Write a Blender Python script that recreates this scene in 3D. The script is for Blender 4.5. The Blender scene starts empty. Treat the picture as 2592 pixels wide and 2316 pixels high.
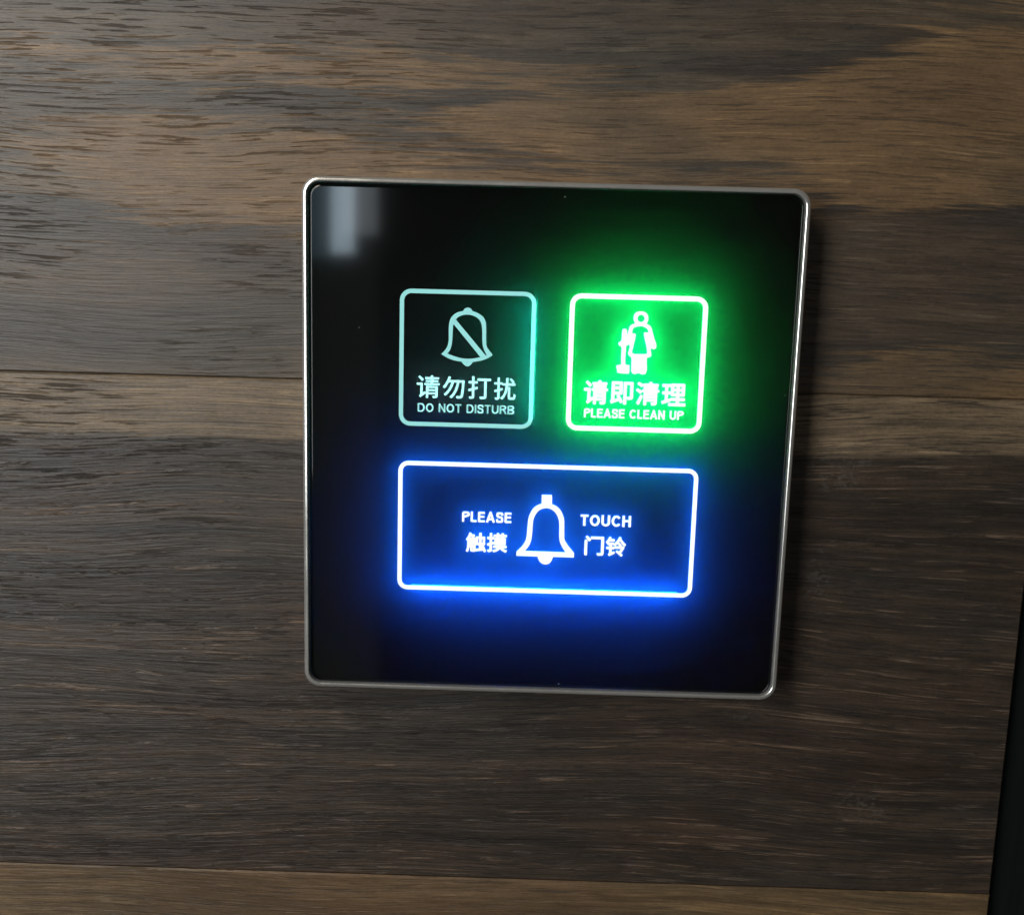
import bpy, math, random
from mathutils import Vector, Matrix

# ------------------------------------------------------------------ camera
S = 1.0262                      # fit units -> millimetres (panel 86 x 90.5 mm)
PANEL_Z = 1.25                  # height of the panel's centre above the floor, m
WALL_W = -8.0                   # wall face, mm behind the bezel's front
ROWS = [Vector((0.99954202, 0.02706334, -0.01353945)),
        Vector((0.02891396, -0.98613174, 0.16342636)),
        Vector((-0.00892882, -0.16374299, -0.98646262))]
TV = Vector((6.07251704, -1.52155545, 174.32821176))
FPX, IW, IH = 2588.48, 2592.0, 2316.0
CAM = -(ROWS[0]*TV[0] + ROWS[1]*TV[1] + ROWS[2]*TV[2]) * S      # (u, v, w) mm

def world(u, v, w):             # panel mm (right, up, out of the wall) -> metres
    return Vector((u*.001, -w*.001, PANEL_Z + v*.001))

def vec_world(d):
    return Vector((d[0], -d[2], d[1]))

def px(x, y, w=0.0):            # photo pixel -> (u, v) mm on the plane w
    d = ROWS[0]*((x-IW/2)/FPX) + ROWS[1]*((y-IH/2)/FPX) + ROWS[2]
    k = (w - CAM[2]) / d[2]
    return (CAM[0]+d[0]*k, CAM[1]+d[1]*k)

scene = bpy.context.scene
col = scene.collection
cd = bpy.data.cameras.new('camera')
cam = bpy.data.objects.new('camera', cd)
col.objects.link(cam)
scene.camera = cam
cd.sensor_fit = 'HORIZONTAL'
cd.sensor_width = 36.0
cd.lens = 36.0*FPX/IW
cd.clip_start = 0.005
cd.clip_end = 50
r_, d_, f_ = (vec_world(v).normalized() for v in ROWS)
m = Matrix((r_, -d_, -f_)).transposed().to_4x4()
m.translation = world(*CAM)
cam.matrix_world = m

# ------------------------------------------------------------------ light
wd = bpy.data.worlds.new('World')
scene.world = wd
wd.use_nodes = True
bg = wd.node_tree.nodes['Background']
bg.inputs[0].default_value = (1.0, .94, .85, 1)
bg.inputs[1].default_value = .045
scene.view_settings.view_transform = 'Standard'
scene.view_settings.look = 'None'
scene.view_settings.exposure = 0
scene.view_settings.gamma = 1
scene.view_settings.use_curve_mapping = False
scene.cycles.max_bounces = 12
scene.cycles.transparent_max_bounces = 16
scene.cycles.use_denoising = True

def area(name, loc, target, sx, sy, power, color, shape='RECTANGLE', spread=180):
    l = bpy.data.lights.new(name, 'AREA')
    l.shape = shape
    l.size, l.size_y = sx, sy
    l.energy = power
    l.color = color
    l.spread = math.radians(spread)
    o = bpy.data.objects.new(name, l)
    col.objects.link(o)
    o.location = loc
    o.rotation_euler = (Vector(target)-Vector(loc)).to_track_quat('-Z', 'Y').to_euler()
    return o

PC = world(0, 0, 0)
# ceiling lamp, high on the left, gives the shadow to the right of and under the panel
area('ceiling_lamp', world(-245, 350, 330), world(-60, 60, -8), .16, .16, .64, (1.0, .83, .62), 'DISK')
# daylight from the left end of the corridor: sheen on the veneer and the bright bezel
area('corridor_daylight', world(-500, 190, 580), world(-150, 60, -8), .36, .7, .98, (.95, .97, .97), spread=75)

def mirror_lamp(name, x, y, dist, sx, sy, power, color, shape='RECTANGLE'):
    # a lamp behind the photographer that the glass shows at photo pixel (x, y)
    u, v = px(x, y, GLASS_W)
    d = Vector((u, v, GLASS_W)) - CAM
    d = Vector((d[0], d[1], -d[2])).normalized()
    p = Vector((u, v, GLASS_W)) + d*dist
    return area(name, world(*p), world(u, v, GLASS_W), sx, sy, power, color, shape)
GLASS_W = -0.45
mirror_lamp('far_window', 868, 478, 1500, .036, .20, .20, (.70, .87, 1.0))
mirror_lamp('far_doorway', 912, 480, 1520, .055, .14, .055, (.85, .93, 1.0))
mirror_lamp('far_ceiling', 815, 500, 1540, .050, .19, .026, (.45, .80, 1.0))
mirror_lamp('far_wall', 866, 1150, 1600, .125, 1.15, .048, (.86, .98, .95))

# ------------------------------------------------------------------ helpers
def obj(name, me, mat=None, parent=None):
    o = bpy.data.objects.new(name, me)
    col.objects.link(o)
    if mat:
        me.materials.clear()
        me.materials.append(mat)
    if parent:
        o.parent = parent
        o.matrix_parent_inverse = parent_inv(parent)
    return o

def parent_inv(p):
    bpy.context.view_layer.update()
    return p.matrix_world.inverted()

def mesh(name, verts, faces, smooth=False):
    me = bpy.data.meshes.new(name)
    me.from_pydata([tuple(v) for v in verts], [], faces)
    me.update()
    if smooth:
        for p in me.polygons:
            p.use_smooth = True
    return me

class N:                        # small node-tree helper
    def __init__(s, name):
        s.m = bpy.data.materials.new(name)
        s.m.use_nodes = True
        s.t = s.m.node_tree
        s.t.nodes.clear()
        s.out = s.t.nodes.new('ShaderNodeOutputMaterial')
    def n(s, kind, **kw):
        nd = s.t.nodes.new(kind)
        for k, v in kw.items():
            setattr(nd, k, v)
        return nd
    def put(s, sock, v):
        if isinstance(v, bpy.types.NodeSocket):
            s.t.links.new(v, sock)
        elif v is not None:
            sock.default_value = v
    def math(s, op, a, b=None, c=None, clamp=False):
        nd = s.n('ShaderNodeMath', operation=op, use_clamp=clamp)
        s.put(nd.inputs[0], a)
        s.put(nd.inputs[1], b)
        if c is not None:
            s.put(nd.inputs[2], c)
        return nd.outputs[0]
    def step(s, v, a, b, lo=0.0, hi=1.0):
        nd = s.n('ShaderNodeMapRange', interpolation_type='SMOOTHSTEP')
        s.put(nd.inputs['Value'], v)
        nd.inputs['From Min'].default_value = a
        nd.inputs['From Max'].default_value = b
        nd.inputs['To Min'].default_value = lo
        nd.inputs['To Max'].default_value = hi
        return nd.outputs[0]
    def mix(s, fac, a, b, blend='MIX'):
        nd = s.n('ShaderNodeMix', data_type='RGBA', blend_type=blend)
        s.put(nd.inputs[0], fac)
        s.put(nd.inputs[6], a if isinstance(a, bpy.types.NodeSocket) else (*a, 1))
        s.put(nd.inputs[7], b if isinstance(b, bpy.types.NodeSocket) else (*b, 1))
        return nd.outputs[2]
    def noise(s, vec, detail=3, rough=.55, dist=0.0):
        nd = s.n('ShaderNodeTexNoise', noise_dimensions='3D')
        s.put(nd.inputs['Vector'], vec)
        nd.inputs['Scale'].default_value = 1
        nd.inputs['Detail'].default_value = detail
        nd.inputs['Roughness'].default_value = rough
        nd.inputs['Distortion'].default_value = dist
        return nd.outputs[0]
    def xyz(s, x, y, z=0.0):
        nd = s.n('ShaderNodeCombineXYZ')
        s.put(nd.inputs[0], x)
        s.put(nd.inputs[1], y)
        s.put(nd.inputs[2], z)
        return nd.outputs[0]

def simple(name, color, rough=.4, metallic=0.0, **kw):
    k = N(name)
    b = k.n('ShaderNodeBsdfPrincipled')
    b.inputs['Base Color'].default_value = (*color, 1)
    b.inputs['Roughness'].default_value = rough
    b.inputs['Metallic'].default_value = metallic
    for a, v in kw.items():
        b.inputs[a].default_value = v
    k.t.links.new(b.outputs[0], k.out.inputs[0])
    return k.m

# ------------------------------------------------------------------ wood
def wood(name, seed, dark, mid, light, band=None, patch=(.50, .62), pore=1.0, relief=1.0, fibre_glint=.4, figures=(), origin=(0, 0), contrast=1.0, bands=.17, scuffs=()):
    """veneer plank; grain runs along local x; local coordinates in metres.
    band = (v_lo, v_hi): a run of pale sapwood between two heights (mm, local)"""
    k = N(name)
    tc = k.n('ShaderNodeTexCoord')
    sp = k.n('ShaderNodeSeparateXYZ')
    k.t.links.new(tc.outputs['Object'], sp.inputs[0])
    x = k.math('MULTIPLY', sp.outputs[0], 1000.0)
    y0 = k.math('MULTIPLY', sp.outputs[2], 1000.0)
    sd = seed*17.3
    def nz(ax, ay, off, yy, detail=3, rough=.55, dist=0.0):
        return k.noise(k.xyz(k.math('MULTIPLY', x, ax), k.math('MULTIPLY', yy, ay), sd+off), detail, rough, dist)
    # slow wander of the grain
    w1 = k.math('MULTIPLY_ADD', nz(.008, .022, 1.1, y0, 1), 13.0, -6.5)
    w2 = k.math('MULTIPLY_ADD', nz(.030, .07, 4.7, y0, 1), 1.6, -.8)
    y = k.math('ADD', y0, k.math('ADD', w1, w2))
    broad = nz(.012, bands, 11.0, y, 4, .6)
    streak = nz(.034, .95, 21.0, y, 4, .62)
    fine = nz(.085, 2.6, 31.0, y, 4, .65)
    hair = nz(.20, 4.0, 41.0, y, 2, .6)
    dash = nz(.105, 2.2, 51.0, y, 3, .5)
    clump = nz(.018, .050, 61.0, y0, 3, .6)
    big = nz(.0075, .032, 71.0, y, 3, .55)
    lite = nz(.075, 2.3, 81.0, y, 2, .55)
    lite2 = nz(.026, 1.7, 86.0, y, 2, .55)
    saw = nz(3.2, .25, 91.0, y0, 2, .6)
    grainy = k.noise(k.xyz(k.math('MULTIPLY', x, 1.3), k.math('MULTIPLY', y0, 2.6), sd), 3, .75)
    mott = nz(.10, .30, 121.0, y0, 4, .65)
    # colour: dark ground, mid bands, feathered pale figure
    for fu, fv, ru, rv, amp in figures:      # broad flame figures of this board (panel mm)
        dx = k.math('MULTIPLY', k.math('SUBTRACT', x, fu-origin[0]), 1.0/ru)
        dy = k.math('MULTIPLY', k.math('SUBTRACT', y, fv-origin[1]), 1.0/rv)
        rr = k.math('ADD', k.math('MULTIPLY', dx, dx), k.math('MULTIPLY', dy, dy))
        big = k.math('MULTIPLY_ADD', k.step(rr, 1.6, .1), amp, big)
    feather = k.math('ADD', big, k.math('ADD', k.math('MULTIPLY_ADD', streak, .30, -.15), k.math('MULTIPLY_ADD', dash, .26, -.13)))
    fig = k.step(feather, patch[0], patch[1])
    ground = k.mix(k.step(broad, .34, .66), dark, mid)
    c = k.mix(fig, ground, light)
    tint = nz(.020, .07, 101.0, y, 2)
    c = k.mix(k.step(tint, .45, .72, 0, .38), c, (mid[0]*1.10, mid[1]*.86, mid[2]*.78))
    c = k.mix(k.step(tint, .30, .50, .45, 0), c, (mid[0]*.66, mid[1]*.80, mid[2]*.95))
    if band:
        yb = k.math('ADD', y0, k.math('ADD', k.math('MULTIPLY_ADD', nz(.006, .02, 111.0, y0, 2), 7.0, -3.5),
                                      k.math('MULTIPLY_ADD', fine, 2.4, -1.2)))
        bm = k.step(yb, band-.8, band+1.0)
        bandc = k.mix(k.step(streak, .36, .60), (light[0]*.74, light[1]*.76, light[2]*.80), light)
        c = k.mix(k.math('MULTIPLY', bm, .92), c, bandc)
    # grain lines
    g = k.math('ADD', k.math('MULTIPLY_ADD', streak, .70, -.35), k.math('MULTIPLY_ADD', fine, .95, -.47))
    g = k.math('ADD', g, k.math('MULTIPLY_ADD', hair, .60, -.30))
    g = k.math('ADD', g, k.math('MULTIPLY_ADD', mott, .60, -.30))
    g = k.math('ADD', g, k.math('MULTIPLY_ADD', grainy, .80, -.40))
    g = k.math('ADD', g, k.math('MULTIPLY_ADD', saw, .14, -.07))
    val = k.math('MAXIMUM', k.math('MULTIPLY_ADD', g, contrast, 1.0), .15)
    c = k.mix(1.0, c, k.xyz(val, val, val), 'MULTIPLY')
    # dark open pores in drifts; thin raised fibres with highlights painted into the colour
    dm = k.math('MULTIPLY', k.step(dash, .565, .64), k.step(clump, .36, .50))
    dm = k.math('MULTIPLY', dm, k.step(fine, .30, .55, .35, 1.0))
    c = k.mix(k.math('MULTIPLY', dm, .85*pore), c, (dark[0]*.26, dark[1]*.24, dark[2]*.24))
    lm = k.math('MULTIPLY', k.step(lite, .59, .65), k.step(mott, .40, .56))
    lm = k.math('ADD', lm, k.math('MULTIPLY', k.step(lite2, .65, .70), k.step(clump, .60, .44)), clamp=True)
    if band:
        lm = k.math('MULTIPLY', lm, k.math('MULTIPLY_ADD', bm, -.65, 1.0))
    glint_gain = k.math('MULTIPLY_ADD', lm, 1.15*fibre_glint, 1.0)
    c = k.mix(1.0, c, k.xyz(glint_gain, glint_gain, glint_gain), 'MULTIPLY')
    for fu, fv, ru, rv in scuffs:            # pale rubbed marks left by fitting the panel
        dx = k.math('MULTIPLY', k.math('SUBTRACT', x, fu-origin[0]), 1.0/ru)
        dy = k.math('MULTIPLY', k.math('SUBTRACT', y0, fv-origin[1]), 1.0/rv)
        rr = k.math('ADD', k.math('MULTIPLY', dx, dx), k.math('MULTIPLY', dy, dy))
        sn = k.noise(k.xyz(k.math('MULTIPLY', x, .55), k.math('MULTIPLY', y0, .8), sd+fu), 4, .7, 1.5)
        c = k.mix(k.math('MULTIPLY', k.step(rr, 1.0, .2), k.step(sn, .50, .66, 0, .30)), c, (.16, .155, .14))
    # relief
    h = k.math('ADD', k.math('MULTIPLY', fine, .6), k.math('MULTIPLY', streak, .6))
    h = k.math('SUBTRACT', h, k.math('MULTIPLY', dm, .55))
    h = k.math('ADD', h, k.math('MULTIPLY', lm, .42*fibre_glint))
    h = k.math('ADD', h, k.math('MULTIPLY', hair, .16))
    h = k.math('ADD', h, k.math('MULTIPLY', grainy, .07))
    bp = k.n('ShaderNodeBump')
    bp.inputs['Strength'].default_value = .65*relief
    bp.inputs['Distance'].default_value = .00026
    k.t.links.new(h, bp.inputs['Height'])
    b = k.n('ShaderNodeBsdfPrincipled')
    k.t.links.new(c, b.inputs['Base Color'])
    k.put(b.inputs['Roughness'], k.math('ADD', k.math('MULTIPLY_ADD', fine, .16, .36), k.math('MULTIPLY', dm, .3)))
    b.inputs['Specular IOR Level'].default_value = .65
    k.t.links.new(bp.outputs[0], b.inputs['Normal'])
    k.t.links.new(b.outputs[0], k.out.inputs[0])
    return k.m

seam1 = px(618, 957, WALL_W)[1]          # joints between the planks
seam2 = px(1100, 2219, WALL_W)[1]
edge_u = px(2537, 1993, WALL_W)[0]       # where the panelling stops at the door frame
LEFT_U = -420.0

wall = obj('wall', mesh('wall', [], []))
TH = 9.0                                  # plank thickness, mm

def plank(v0, v1, lift, mat, x0=LEFT_U, x1=None, ):
    x1 = edge_u if x1 is None else x1
    bv = .30
    cx, cv = (x0+x1)/2, (v0+v1)/2
    hx, hv = (x1-x0)/2, (v1-v0)/2
    f, b = WALL_W+lift, WALL_W-TH
    loc = world(cx, cv, f)
    V = []
    for ix, iv, w in ((hx, hv, b), (hx, hv, f-bv), (hx-bv, hv-bv, f)):
        for sx, sv in ((-1, -1), (1, -1), (1, 1), (-1, 1)):
            V.append(world(cx+sx*ix, cv+sv*iv, w)-loc)
    F = [(8, 9, 10, 11), (3, 2, 1, 0)]
    for r in (0, 4):
        for i in range(4):
            j = (i+1) % 4
            F.append((r+i, r+j, r+4+j, r+4+i))
    o = bpy.data.objects.new('plank', mesh('plank', V, F))
    o.data.materials.append(mat)
    col.objects.link(o)
    o.location = loc
    o.parent = wall
    return o

GAP = .08
TOPV, BOTV = seam1+230, seam2-170
hv2 = (seam1-seam2)/2
def at(x, y):                   # pixel of the reduced photograph -> mm on the wall
    return px(x*2592/2037, y*2592/2037, WALL_W)
FIG = [(*at(1330, 265), 36, 6.0, .20), (*at(1010, 120), 40, 5.0, .05), (*at(1960, 270), 30, 17, .17), (*at(1700, 240), 30, 8.0, .13),
       (*at(760, 130), 46, 6.0, .05), (*at(300, 290), 30, 5.0, .02), (*at(150, 520), 50, 14.0, -.08), (*at(1600, 420), 40, 5.0, .10)]
wood_a = wood('wood_upper', 1.0, (.042, .034, .027), (.086, .066, .045), (.175, .110, .055), patch=(.54, .61), figures=FIG,
              origin=((LEFT_U+edge_u)/2, (seam1+GAP/2+TOPV)/2), contrast=1.0, pore=.62)
wood_b = wood('wood_middle', 2.0, (.023, .0168, .0120), (.060, .0420, .0285), (.185, .134, .082), patch=(.70, .82), band=hv2-11.0, pore=.9, relief=1.1, fibre_glint=1.5, contrast=1.35, bands=.34,
              origin=((LEFT_U+edge_u)/2, (seam1+seam2)/2), scuffs=[(*at(1655, 945), 8, 5), (*at(1690, 905), 6, 4), (*at(1625, 1160), 3, 9), (*at(1490, 1415), 7, 3), (*at(1720, 1600), 7, 5)])
wood_c = wood('wood_lower', 3.6, (.100, .065, .034), (.145, .094, .048), (.195, .126, .060), patch=(.50, .66), pore=.6)
plank(seam1+GAP/2, TOPV, 0.0, wood_a)
plank(seam2+GAP/2, seam1-GAP/2, -.06, wood_b)
plank(BOTV, seam2-GAP/2, .04, wood_c)
# board the planks are fixed to
bx0, bx1 = LEFT_U+2, edge_u-.5
bw0, bw1 = WALL_W-TH-10, WALL_W-TH-.02
Vb = [world(u, v, w) for w in (bw0, bw1) for u, v in ((bx0, BOTV+2), (bx1, BOTV+2), (bx1, TOPV-2), (bx0, TOPV-2))]
wall.data.from_pydata([tuple(v) for v in Vb], [], [(4, 5, 6, 7), (3, 2, 1, 0)]+[(i, (i+1) % 4, 4+(i+1) % 4, 4+i) for i in range(4)])
wall.data.materials.append(simple('board', (.05, .04, .03), .8))
wall['kind'] = 'structure'
wall['label'] = 'dark brown wood plank wall with horizontal grain behind the panel'

# ------------------------------------------------------------------ dark door frame at the right
def frame_black(name):
    k = N(name)
    tc = k.n('ShaderNodeTexCoord')
    mp = k.n('ShaderNodeMapping')
    mp.inputs['Scale'].default_value = (900, 900, 60)
    k.t.links.new(tc.outputs['Object'], mp.inputs[0])
    nz = k.noise(mp.outputs[0], 4)
    b = k.n('ShaderNodeBsdfPrincipled')
    k.t.links.new(k.mix(nz, (.004, .007, .006), (.008, .012, .011)), b.inputs['Base Color'])
    k.put(b.inputs['Roughness'], k.math('MULTIPLY_ADD', nz, .2, .6))
    b.inputs['Specular IOR Level'].default_value = .12
    k.t.links.new(b.outputs[0], k.out.inputs[0])
    return k.m

def prism(name, prof, v0, v1, mat, parent=None):     # prof: (u, w) outline, extruded upwards
    n = len(prof)
    V = [world(u, v, w) for v in (v0, v1) for u, w in prof]
    F = [tuple(range(n))[::-1], tuple(range(n, 2*n))] + [(i, (i+1) % n, n+(i+1) % n, n+i) for i in range(n)]
    return obj(name, mesh(name, V, F), mat, parent)

mblk = frame_black('frame_black')
door_frame = bpy.data.objects.new('door_frame', None)
col.objects.link(door_frame)
door_frame.location = world(edge_u, BOTV, WALL_W)
door_frame['label'] = 'matt black door frame edge beside the wood plank wall'
door_frame['category'] = 'door frame'
e = edge_u
e = edge_u+.15
prism('edge_strip', [(e, WALL_W-20), (e, WALL_W-3.4), (e+.6, WALL_W-2.8), (e+9.4, WALL_W-2.8), (e+10, WALL_W-3.4), (e+10, WALL_W-20)], BOTV, TOPV, mblk, door_frame)
prism('jamb', [(e+10, WALL_W-20), (e+10, WALL_W-6.5), (e+10.6, WALL_W-5.9), (e+79.4, WALL_W-5.9), (e+80, WALL_W-6.5), (e+80, WALL_W-20)], BOTV, TOPV, mblk, door_frame)

# ------------------------------------------------------------------ the touch panel
OL, OR, OT, OB = -41.8898*S, 41.8898*S, 44.1079*S, -44.1079*S
panel = bpy.data.objects.new('touch_panel', None)
col.objects.link(panel)
panel.location = world(0, 0, WALL_W)
panel['label'] = 'square black glass touch doorbell panel with silver bezel and glowing buttons'
panel['category'] = 'doorbell panel'

def rrect(l, r, b, t, rad, n=10):
    P = []
    for cx, cy, a0 in ((r-rad, t-rad, 0), (l+rad, t-rad, 90), (l+rad, b+rad, 180), (r-rad, b+rad, 270)):
        for i in range(n+1):
            a = math.radians(a0+90*i/n)
            P.append((cx+rad*math.cos(a), cy+rad*math.sin(a)))
    return P

def sweep(name, rings, mat, parent, cap=False, smooth=True):
    # rings: list of (inset, w, radius)
    V, F = [], []
    n = None
    for ins, w, rad in rings:
        P = rrect(OL+ins, OR-ins, OB+ins, OT-ins, rad)
        n = len(P)
        V += [world(u, v, w) for u, v in P]
    for k in range(len(rings)-1):
        for i in range(n):
            j = (i+1) % n
            F.append((k*n+i, k*n+j, (k+1)*n+j, (k+1)*n+i))
    if cap:
        F.append(tuple(range((len(rings)-1)*n, len(rings)*n)))
    me = mesh(name, V, F)
    if smooth:
        me.set_sharp_from_angle(angle=math.radians(24))
        for p in me.polygons:
            p.use_smooth = len(p.vertices) == 4
    return obj(name, me, mat, parent)

# brushed / polished zinc bezel
k = N('bezel_metal')
tc = k.n('ShaderNodeTexCoord')
mp = k.n('ShaderNodeMapping')
mp.inputs['Scale'].default_value = (700, 700, 700)
k.t.links.new(tc.outputs['Object'], mp.inputs[0])
nz = k.noise(mp.outputs[0], 4, .6)
mp2 = k.n('ShaderNodeMapping')
mp2.inputs['Scale'].default_value = (110, 110, 110)
k.t.links.new(tc.outputs['Object'], mp2.inputs[0])
wear = k.noise(mp2.outputs[0], 5, .65)
b = k.n('ShaderNodeBsdfPrincipled')
k.t.links.new(k.mix(nz, (.76, .77, .75), (.88, .89, .87)), b.inputs['Base Color'])
b.inputs['Metallic'].default_value = .78
k.put(b.inputs['Roughness'], k.math('MULTIPLY_ADD', wear, .34, .03))
bp = k.n('ShaderNodeBump')
bp.inputs['Strength'].default_value = .05
bp.inputs['Distance'].default_value = .0001
k.t.links.new(nz, bp.inputs['Height'])
k.t.links.new(bp.outputs[0], b.inputs['Normal'])
k.t.links.new(b.outputs[0], k.out.inputs[0])
m_bezel = k.m
R0 = 3.0
crown = [(.72-.72*math.cos(math.radians(a)), -.62+.62*math.sin(math.radians(a))) for a in range(0, 91, 15)]
crown += [(.72+.24*math.cos(math.radians(a)), -.50+.50*math.sin(math.radians(a))) for a in (60, 30, 0)]
bezel = sweep('bezel', [(.25, WALL_W+.05, R0), (.25, -5.0, R0), (0, -4.8, R0)] + [(i_, w_, R0-.75*i_) for i_, w_ in crown]
              + [(1.00, -1.2, R0-.8), (1.00, -5.6, R0-.8)], m_bezel, panel)
# black moulded tray under the bezel
m_tray = simple('tray_black', (.012, .012, .013), .55)
sweep('housing', [(.8, WALL_W+.05, 2.2), (.96, -5.4, 2.2)], m_tray, panel, cap=True)

# front glass: clear with a mirror-like skin (Fresnel), smoked
k = N('smoked_glass')
ge = k.n('ShaderNodeNewGeometry')
dt = k.n('ShaderNodeVectorMath', operation='DOT_PRODUCT')
k.t.links.new(ge.outputs['Normal'], dt.inputs[0])
k.t.links.new(ge.outputs['Incoming'], dt.inputs[1])
graze = k.math('SUBTRACT', 1.0, k.math('ABSOLUTE', dt.outputs['Value']), clamp=True)
schlick = k.math('MULTIPLY_ADD', k.math('POWER', graze, 5.0), .96, .04)
gl = k.n('ShaderNodeBsdfGlossy')
gl.inputs['Roughness'].default_value = .058
tr = k.n('ShaderNodeBsdfTransparent')
tr.inputs['Color'].default_value = (.08, .08, .08, 1)
mx = k.n('ShaderNodeMixShader')
k.t.links.new(schlick, mx.inputs[0])
k.t.links.new(tr.outputs[0], mx.inputs[1])
k.t.links.new(gl.outputs[0], mx.inputs[2])
k.t.links.new(mx.outputs[0], k.out.inputs[0])
m_glass = k.m
sweep('glass', [(1.01, -.95, 2.2), (1.06, -.80, 2.2), (1.50, GLASS_W-.04, 1.85), (1.70, GLASS_W, 1.7)], m_glass, panel, cap=True)

# light-spreading acrylic sheet behind the glass (scatters the LED light)
PLATE_W = -1.95
k = N('diffuser_acrylic')
b = k.n('ShaderNodeBsdfPrincipled')
b.subsurface_method = 'BURLEY'
b.inputs['Base Color'].default_value = (.40, .40, .40, 1)
b.inputs['Roughness'].default_value = .6
b.inputs['Specular IOR Level'].default_value = 0
b.inputs['Subsurface Weight'].default_value = .965
b.inputs['Subsurface Radius'].default_value = (1, 1, 1)
b.inputs['Subsurface Scale'].default_value = .021
k.t.links.new(b.outputs[0], k.out.inputs[0])
m_plate = k.m
sweep('diffuser_plate', [(1.04, -5.2, 2.1), (1.04, PLATE_W, 2.1)], m_plate, panel, cap=True, smooth=False)

# ---- lit print
FILM_W, GUIDE_W = -1.05, -1.25

def emit(name, color, strength, base=None, one_sided=True):
    k = N(name)
    e = k.n('ShaderNodeEmission')
    e.inputs[0].default_value = (*color, 1)
    e.inputs[1].default_value = strength
    if one_sided:            # opaque backing: light leaves the outer face only
        ge = k.n('ShaderNodeNewGeometry')
        k.put(e.inputs[1], k.math('MULTIPLY_ADD', ge.outputs['Backfacing'], -strength, strength))
    out = e.outputs[0]
    if base:
        tr = k.n('ShaderNodeBsdfTranslucent')
        tr.inputs[0].default_value = (*base, 1)
        df = k.n('ShaderNodeBsdfDiffuse')
        df.inputs[0].default_value = (*base, 1)
        a = k.n('ShaderNodeMixShader')
        a.inputs[0].default_value = .5
        k.t.links.new(tr.outputs[0], a.inputs[1])
        k.t.links.new(df.outputs[0], a.inputs[2])
        ad = k.n('ShaderNodeAddShader')
        k.t.links.new(a.outputs[0], ad.inputs[0])
        k.t.links.new(out, ad.inputs[1])
        out = ad.outputs[0]
    k.t.links.new(out, k.out.inputs[0])
    return k.m

m_film_g = emit('film_green_lit', (.92, 1.0, .96), 16)
m_film_b = emit('film_blue_lit', (.95, .98, 1.0), 16)
m_film_w = emit('film_standby', (.38, .88, .86), 10.6, base=(.8, .8, .8))
m_guide_g = emit('guide_green', (.0, 1.0, .15), 118.0, one_sided=False)
m_guide_g2 = emit('guide_green_icon', (.0, 1.0, .15), 200.0, one_sided=False)
m_guide_b = emit('guide_blue', (.002, .13, 1.0), 112.0, one_sided=False)

def curve_mesh(name, polys, w, offset=0.0):
    # filled 2-D outlines (first outer, then holes) in (u, v) mm on the plane w
    c = bpy.data.curves.new(name, 'CURVE')
    c.dimensions = '2D'
    c.fill_mode = 'FRONT'
    for P in polys:
        s = c.splines.new('POLY')
        s.points.add(len(P)-1)
        for p, (u, v) in zip(s.points, P):
            p.co = (u, v, 0, 1)
        s.use_cyclic_u = True
    c.offset = offset
    o = bpy.data.objects.new(name, c)
    return bake(o, w)

def bake(o, w, fit=None):
    col.objects.link(o)
    bpy.context.view_layer.update()
    me = bpy.data.meshes.new_from_object(o.evaluated_get(bpy.context.evaluated_depsgraph_get()))
    data = o.data
    bpy.data.objects.remove(o)
    bpy.data.curves.remove(data)
    if fit:
        xs = [v.co.x for v in me.vertices]
        ys = [v.co.y for v in me.vertices]
        x0, x1, y0, y1 = min(xs), max(xs), min(ys), max(ys)
        l, r, b_, t = fit
        for v in me.vertices:
            v.co.x = l+(v.co.x-x0)/(x1-x0)*(r-l)
            v.co.y = b_+(v.co.y-y0)/(y1-y0)*(t-b_)
    for v in me.vertices:
        v.co = world(v.co.x, v.co.y, w)
    me.materials.clear()
    return me

def lower(me, dw):                # the same outline further back
    g = me.copy()
    for v in g.vertices:
        v.co.y -= dw*.001
    return g

def crop_pts(pts, ox, oy, sc, w):
    return [px(ox+x/sc, oy+y/sc, w) for x, y in pts]

def smooth(pts, corners=(), n=5):
    # closed Catmull-Rom through pts; indices in corners stay sharp
    out, L = [], len(pts)
    for i in range(L):
        p0, p1, p2, p3 = pts[i-1], pts[i], pts[(i+1) % L], pts[(i+2) % L]
        if i in corners:
            p0 = p1
        if (i+1) % L in corners:
            p3 = p2
        for k in range(n):
            t = k/n
            out.append(tuple(.5*(2*b+(c-a)*t+(2*a-5*b+4*c-d)*t*t+(3*b-a-3*c+d)*t**3)
                             for a, b, c, d in zip(p0, p1, p2, p3)))
    return out

def arc(cx, cy, rx, ry, a0, a1, n=10):
    return [(cx+rx*math.cos(math.radians(a0+(a1-a0)*i/n)), cy+ry*math.sin(math.radians(a0+(a1-a0)*i/n))) for i in range(n+1)]

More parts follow.
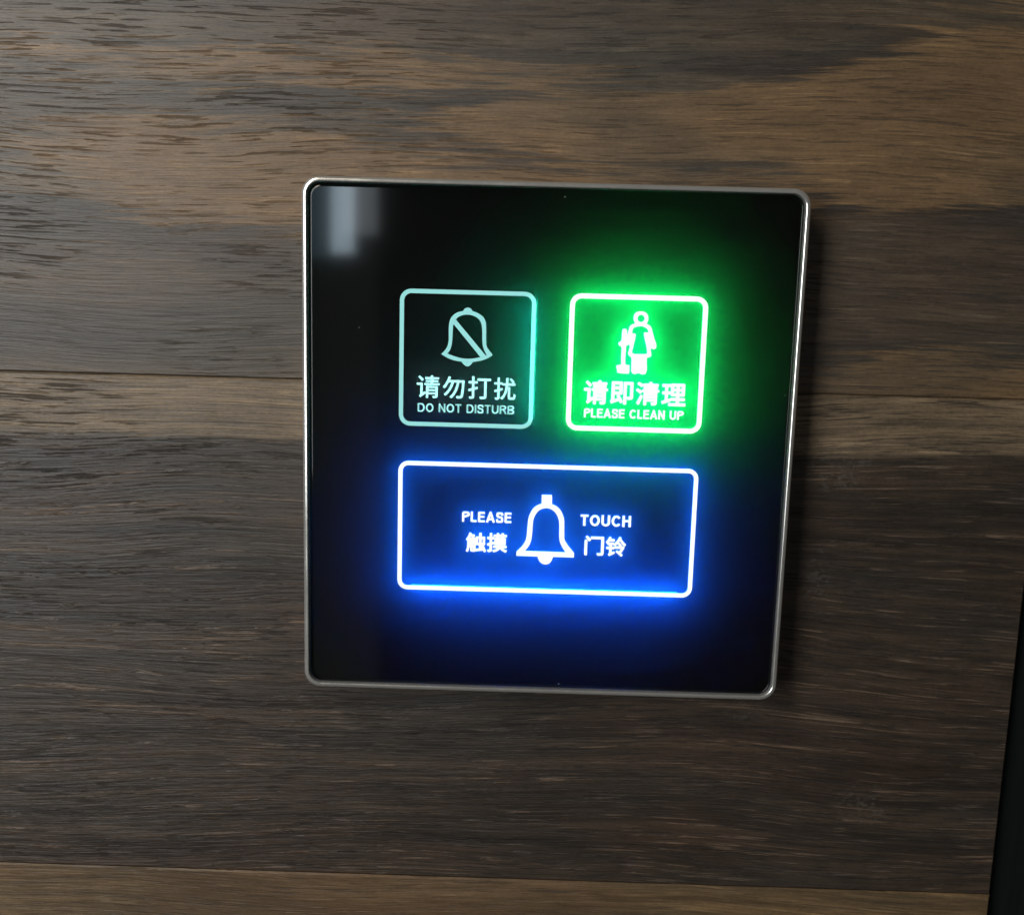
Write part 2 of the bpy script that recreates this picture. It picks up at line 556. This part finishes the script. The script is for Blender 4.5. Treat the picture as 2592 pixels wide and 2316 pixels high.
def letter(ch, t):
    # grotesque capitals as centre-lines (cap height 1); returns width, strokes
    h = t/2
    q = .5-h
    if ch == 'D':
        return .72, [[(h, .5), (h, h), (.36, h)] + arc(.36, .5, .36-h, q, -90, 90) + [(h, 1-h), (h, .5)]]
    if ch == 'O':
        return .78, [arc(.39, .5, .39-h, q, 0, 360, 24)]
    if ch == 'C':
        return .72, [arc(.38, .5, .38-h, q, 38, 322, 20)]
    if ch == 'N':
        return .68, [[(h, 0), (h, 1-h*.6), (.68-h, h*.6), (.68-h, 1)]]
    if ch == 'T':
        return .62, [[(0, 1-h), (.62, 1-h)], [(.31, 0), (.31, 1-h)]]
    if ch == 'I':
        return t, [[(h, 0), (h, 1)]]
    if ch == 'U':
        return .68, [[(h, 1), (h, .34)] + arc(.34, .34, .34-h, .34-h, 180, 360) + [(.68-h, 1)]]
    if ch == 'H':
        return .68, [[(h, 0), (h, 1)], [(.68-h, 0), (.68-h, 1)], [(h, .53), (.68-h, .53)]]
    if ch == 'L':
        return .52, [[(h, 1), (h, h), (.52, h)]]
    if ch == 'E':
        return .60, [[(.60, h), (h, h), (h, 1-h), (.59, 1-h)], [(h, .53), (.56, .53)]]
    if ch == 'A':
        return .74, [[(h*.7, 0), (.37, 1-h*.5), (.74-h*.7, 0)], [(.16, .31), (.58, .31)]]
    if ch in 'PRB':
        r = (.53-h*.2)/2
        top = [(h, 1-h), (.38, 1-h)] + arc(.38, .735, .24-h*.4, .265-h, 90, -90) + [(h, .47)]
        st = [[(h, 0), (h, 1-h)], top]
        if ch == 'R':
            st.append([(.34, .47), (.50, .32), (.66-h*.4, 0)])
            return .68, st
        if ch == 'B':
            st.append([(h, .47), (.40, .47)] + arc(.40, .25, .24-h*.3, .25-h, 90, -90)[1:] + [(h, h)])
            return .66, st
        return .63, st
    if ch == 'S':
        return .62, [[(.62-h, .72), (.50, .88), (.31, 1-h), (.14, .89), (h+.02, .73), (.14, .60), (.31, .53), (.49, .46), (.62-h, .28), (.50, .12), (.31, h), (.12, .11), (h, .29)]]
    return .30, []

def word_mesh(s, fit_px, ox, oy, sc, w, t, gap=.10):
    V, F = [], []
    x, zi = 0.0, 0
    for ch in s:
        wd_, strokes = letter(ch, t)
        for st in strokes:
            if ch == 'S':
                st = open_smooth(st)
            for i in range(len(st)-1):
                (ax, ay), (bx, by) = st[i], st[i+1]
                L = math.hypot(bx-ax, by-ay)
                if L < 1e-6:
                    continue
                nx, ny = -(by-ay)/L*t/2, (bx-ax)/L*t/2
                zi += 1
                z = -(zi % 7)*.0015
                o = len(V)
                V += [(x+ax+nx, ay+ny, z), (x+ax-nx, ay-ny, z), (x+bx-nx, by-ny, z), (x+bx+nx, by+ny, z)]
                F.append((o, o+1, o+2, o+3))
                if i:
                    o = len(V)
                    V += [(x+ax+t/2*math.cos(k*math.pi/5), ay+t/2*math.sin(k*math.pi/5), z-.012) for k in range(10)]
                    F.append(tuple(range(o, o+10)))
        x += wd_+gap
    l, r, t_, b_ = fit_px
    my, mxx = (t_+b_)/2, (l+r)/2
    L = px(ox+l/sc, oy+my/sc, w)[0]
    R = px(ox+r/sc, oy+my/sc, w)[0]
    T = px(ox+mxx/sc, oy+t_/sc, w)[1]
    B = px(ox+mxx/sc, oy+b_/sc, w)[1]
    x0, x1 = min(v[0] for v in V), max(v[0] for v in V)
    y0, y1 = min(v[1] for v in V), max(v[1] for v in V)
    return mesh('caption_text', [world(L+(a-x0)/(x1-x0)*(R-L), B+(b-y0)/(y1-y0)*(T-B), w+z) for a, b, z in V], F)

def open_smooth(st, n=4):
    out = []
    for i in range(len(st)-1):
        p1, p2 = st[i], st[i+1]
        p0 = st[i-1] if i else p1
        p3 = st[i+2] if i+2 < len(st) else p2
        for k in range(n):
            t = k/n
            out.append(tuple(.5*(2*b+(c-a)*t+(2*a-5*b+4*c-d)*t*t+(3*b-a-3*c+d)*t**3) for a, b, c, d in zip(p0, p1, p2, p3)))
    return out+[st[-1]]

def text_mesh(s, fit_px, ox, oy, sc, w, bold):
    # bold: stroke growth in mm; the glyph is repeated round a small circle, each copy a hair further back
    # fit_px: left, right, top, bottom (crop pixels, measured at the middle of each side)
    c = bpy.data.curves.new('text', 'FONT')
    c.body = s
    c.size = 1.0
    c.resolution_u = 4
    o = bpy.data.objects.new('text', c)
    l, r, t, b_ = fit_px
    my, mxx = (t+b_)/2, (l+r)/2
    L = px(ox+l/sc, oy+my/sc, w)[0]
    R = px(ox+r/sc, oy+my/sc, w)[0]
    T = px(ox+mxx/sc, oy+t/sc, w)[1]
    B = px(ox+mxx/sc, oy+b_/sc, w)[1]
    me = bake(o, w, (L+bold, R-bold, B+bold, T-bold))
    if bold <= 0:
        return me
    V0 = [v.co.copy() for v in me.vertices]
    F0 = [tuple(p.vertices) for p in me.polygons]
    V, F = [], []
    for k in range(9):
        a = k*math.pi/4
        off = Vector((bold*.001*math.cos(a), .000002*k, bold*.001*math.sin(a))) if k < 8 else Vector((0, .000017, 0))
        F += [tuple(i+len(V) for i in f) for f in F0]
        V += [v+off for v in V0]
    return mesh('character', V, F)

def box_outline(l, r, b_, t, rad, th, w):
    return curve_mesh('outline', [rrect(l, r, b_, t, rad, 8), rrect(l+th, r-th, b_+th, t-th, max(rad-th, .25), 8)], w)

def on_film(u, v):               # front-plane fit coordinates -> where the film lies behind it
    k = (FILM_W-CAM[2])/(0-CAM[2])
    return (CAM[0]+(u*S-CAM[0])*k, CAM[1]+(v*S-CAM[1])*k)

def button(name, l, r, b_, t, rad, th, film, guide, label):
    l, b_ = on_film(l, b_)
    r, t = on_film(r, t)
    me = box_outline(l, r, b_, t, rad, th, FILM_W)
    o = obj(name, me, film, panel)
    o['label'] = label
    if guide:
        obj('light_guide', lower(me, -(FILM_W-GUIDE_W)), guide, o)
    return o

guides = []
def add_lit(name, me, film, guide, parent):
    o = obj(name, me, film, parent)
    if guide:
        guides.append((parent, lower(me, -(FILM_W-GUIDE_W)), guide))
    return o

dnd = button('button_outline', -25.447, -2.677, 3.255, 26.243, 2.0, .74, m_film_w, None,
             'dim pale button outline round the crossed-out bell')
clean = button('button_outline', 2.932, 25.924, 3.255, 26.243, 2.0, .86, m_film_g, m_guide_g,
               'bright green-glowing button outline round the cleaner symbol')
touch = button('button_outline', -25.447, 25.924, -25.564, -2.818, 1.8, .76, m_film_b, m_guide_b,
               'bright blue-glowing wide button outline round the doorbell symbol')

# -- do not disturb
C1 = (1000, 720, 4.919)
outer = [(905, 290), (942, 303), (966, 335), (1030, 358), (1090, 400), (1121, 446), (1133, 505), (1135, 600), (1137, 750), (1160, 805),
         (1218, 880), (1150, 922), (1070, 950), (970, 967), (945, 1000), (900, 1022), (858, 1000), (828, 962), (740, 948), (660, 918),
         (575, 868), (625, 815), (655, 760), (668, 690), (668, 600), (672, 505), (690, 430), (735, 375), (790, 345), (847, 333), (868, 303)]
h1 = [(757, 438), (790, 405), (840, 385), (900, 378), (960, 387), (1020, 415), (1062, 462), (1080, 522), (1085, 600), (1088, 720), (1102, 800), (1141, 880), (1126, 884)]
h2 = [(733, 500), (1062, 905), (980, 922), (900, 926), (830, 920), (740, 895), (650, 862), (685, 815), (705, 750), (713, 690), (717, 600), (722, 512)]
add_lit('crossed_bell_icon', curve_mesh('crossed_bell_icon', [
    smooth(crop_pts(outer, *C1, FILM_W), (2, 10, 13, 17, 20, 29)),
    smooth(crop_pts(h1, *C1, FILM_W), (0, 11, 12)),
    smooth(crop_pts(h2, *C1, FILM_W), (0, 1, 6, 11))], FILM_W), m_film_w, None, dnd)
for ch, f in (('请', (268, 558, 1130, 1415)), ('勿', (592, 866, 1145, 1420)), ('打', (908, 1195, 1145, 1430)), ('扰', (1232, 1505, 1160, 1440))):
    add_lit('chinese_character', text_mesh(ch, f, *C1, FILM_W, .07), m_film_w, None, dnd)
add_lit('caption_text', word_mesh('DO NOT DISTURB', (280, 1487, 1490, 1605), *C1, FILM_W, .165), m_film_w, None, dnd)

# -- please clean up
C2 = (1500, 760, 9.1)
maid = [(1117, 260), (1190, 270), (1250, 310), (1283, 375), (1285, 450), (1265, 505), (1252, 545), (1310, 580), (1350, 620), (1370, 690), (1400, 800),
        (1430, 910), (1460, 985), (1472, 1050), (1462, 1100), (1430, 1128), (1390, 1130), (1345, 1115), (1340, 1160), (1355, 1240), (1345, 1290),
        (1310, 1315), (1270, 1322), (1248, 1355), (1250, 1500), (1245, 1630), (1215, 1695), (1180, 1708), (1110, 1705), (1062, 1680), (1000, 1698),
        (940, 1700), (905, 1670), (888, 1620), (893, 1480), (892, 1330), (865, 1300), (825, 1260), (820, 1210), (845, 1120), (855, 1050), (835, 1030),
        (775, 1065), (770, 1150), (757, 1300), (755, 1465), (790, 1490), (848, 1500), (846, 1640), (825, 1690), (700, 1690), (565, 1670), (560, 1590),
        (545, 1560), (550, 1500), (620, 1490), (655, 1465), (655, 1300), (668, 1110), (650, 1070), (610, 1040), (592, 1000), (610, 970), (665, 920),
        (675, 780), (685, 690), (705, 665), (755, 660), (790, 690), (795, 760), (800, 795), (825, 720), (842, 640), (870, 590), (920, 555), (968, 540),
        (965, 505), (945, 450), (948, 375), (975, 310), (1040, 268)]
head = [(1117+80*math.cos(i*math.pi/9), 422+83*math.sin(i*math.pi/9)) for i in range(18)]
dress = [(1105, 600), (1160, 608), (1230, 640), (1270, 680), (1285, 730), (1275, 750), (1200, 745), (1182, 765), (1195, 870), (1225, 1000), (1250, 1130),
         (1255, 1200), (1235, 1240), (1090, 1242), (960, 1238), (910, 1200), (930, 1100), (960, 980), (985, 870), (995, 790), (975, 772), (912, 765), (920, 700), (945, 640), (1010, 615)]
add_lit('cleaner_icon', curve_mesh('cleaner_icon', [
    smooth(crop_pts(maid, *C2, FILM_W), (29, 47, 51, 54, 70)), crop_pts(head, *C2, FILM_W), smooth(crop_pts(dress, *C2, FILM_W), (5, 21), 3)], FILM_W),
    m_film_g, m_guide_g2, clean)
C3 = (1420, 730, 4.789)
for ch, f in (('请', (275, 570, 1112, 1408)), ('即', (597, 876, 1130, 1410)), ('清', (905, 1193, 1132, 1420)), ('理', (1218, 1517, 1155, 1430))):
    add_lit('chinese_character', text_mesh(ch, f, *C3, FILM_W, .13), m_film_g, m_guide_g2, clean)
add_lit('caption_text', word_mesh('PLEASE CLEAN UP', (277, 1490, 1465, 1585), *C3, FILM_W, .20, .09), m_film_g, m_guide_g, clean)

# -- please touch
C4 = (1140, 1230, 4.2438)
bell = [(982, 95), (1092, 97), (1092, 195), (1150, 225), (1195, 280), (1220, 350), (1224, 420), (1225, 560), (1245, 610), (1280, 660), (1328, 718), (1328, 768),
        (1103, 762), (1085, 805), (1060, 832), (1020, 843), (980, 830), (952, 800), (935, 757), (708, 750), (710, 703), (770, 645), (805, 590), (820, 530),
        (828, 440), (838, 350), (860, 290), (895, 235), (940, 205), (980, 190)]
bell_in = [(1030, 238), (1085, 252), (1130, 290), (1160, 350), (1170, 420), (1170, 560), (1188, 630), (1235, 712), (800, 697), (845, 640), (868, 580),
           (880, 500), (885, 420), (893, 360), (920, 300), (965, 255)]
add_lit('bell_icon', curve_mesh('bell_icon', [smooth(crop_pts(bell, *C4, FILM_W), (0, 1, 2, 10, 11, 12, 18, 19, 20, 29)),
                                              smooth(crop_pts(bell_in, *C4, FILM_W), (7, 8))], FILM_W), m_film_b, m_guide_b, touch)
for ch, f in (('触', (165, 385, 500, 712)), ('摸', (392, 612, 505, 714)), ('门', (1440, 1650, 535, 748)), ('铃', (1668, 1888, 545, 758))):
    add_lit('chinese_character', text_mesh(ch, f, *C4, FILM_W, .11), m_film_b, m_guide_b, touch)
for s, f in (('PLEASE', (125, 657, 275, 395)), ('TOUCH', (1397, 1942, 315, 435))):
    add_lit('caption_text', word_mesh(s, f, *C4, FILM_W, .195, .11), m_film_b, m_guide_b, touch)
def led_bar(parent, u0, v0, u1, v1, th, mat):
    # extra LED strip lying under one side of a button outline
    a, b_ = on_film(u0, v0), on_film(u1, v1)
    P = [(min(a[0], b_[0]), min(a[1], b_[1])), (max(a[0], b_[0]), min(a[1], b_[1])), (max(a[0], b_[0]), max(a[1], b_[1])), (min(a[0], b_[0]), max(a[1], b_[1]))]
    obj('led_strip', mesh('led_strip', [world(u, v, GUIDE_W-.12) for u, v in P], [(0, 1, 2, 3)]), mat, parent)

m_led_g = emit('led_green', (.0, 1.0, .15), 210.0, one_sided=False)
m_led_b = emit('led_blue', (.002, .085, 1.0), 720.0, one_sided=False)
# added strip standing in for green LED spill under the neighbouring standby print
ua, va = on_film(-2.50, 5.0)
ub, vb = on_film(-2.50, 25.2)
obj('led_strip', mesh('led_strip', [world(ua, va, -1.90), world(ua, vb, -1.90), world(ua, vb, -1.12), world(ua, va, -1.12)], [(3, 2, 1, 0)]),
    emit('led_spill', (.0, 1.0, .70), 110.0), dnd)
led_bar(clean, 5.2, 25.45, 23.7, 26.0, .6, m_led_g)
led_bar(touch, -23.0, -25.3, 23.4, -24.8, .6, m_led_b)
for p, me, g in guides:
    obj('light_guide', me, g, p)

# specks of dust on the glass
m_dust = simple('dust', (.75, .75, .72), .8)
for x, y, d in ((1430, 499, .17), (1414, 1730, .16), (909, 829, .11), (1987, 1001, .09)):
    u, v = px(x, y, GLASS_W)
    V = [world(u+d*a*(1-.3*(i % 2)), v+d*b_*(1-.2*(i % 3)), GLASS_W+w) for i, (a, b_, w) in enumerate(
        [(1, 0, .01), (.5, .8, .01), (-.5, .8, .01), (-1, 0, .01), (-.5, -.8, .01), (.5, -.8, .01), (0, 0, d*.8)])]
    obj('dust_speck', mesh('dust_speck', V, [(i, (i+1) % 6, 6) for i in range(6)]), m_dust, panel)
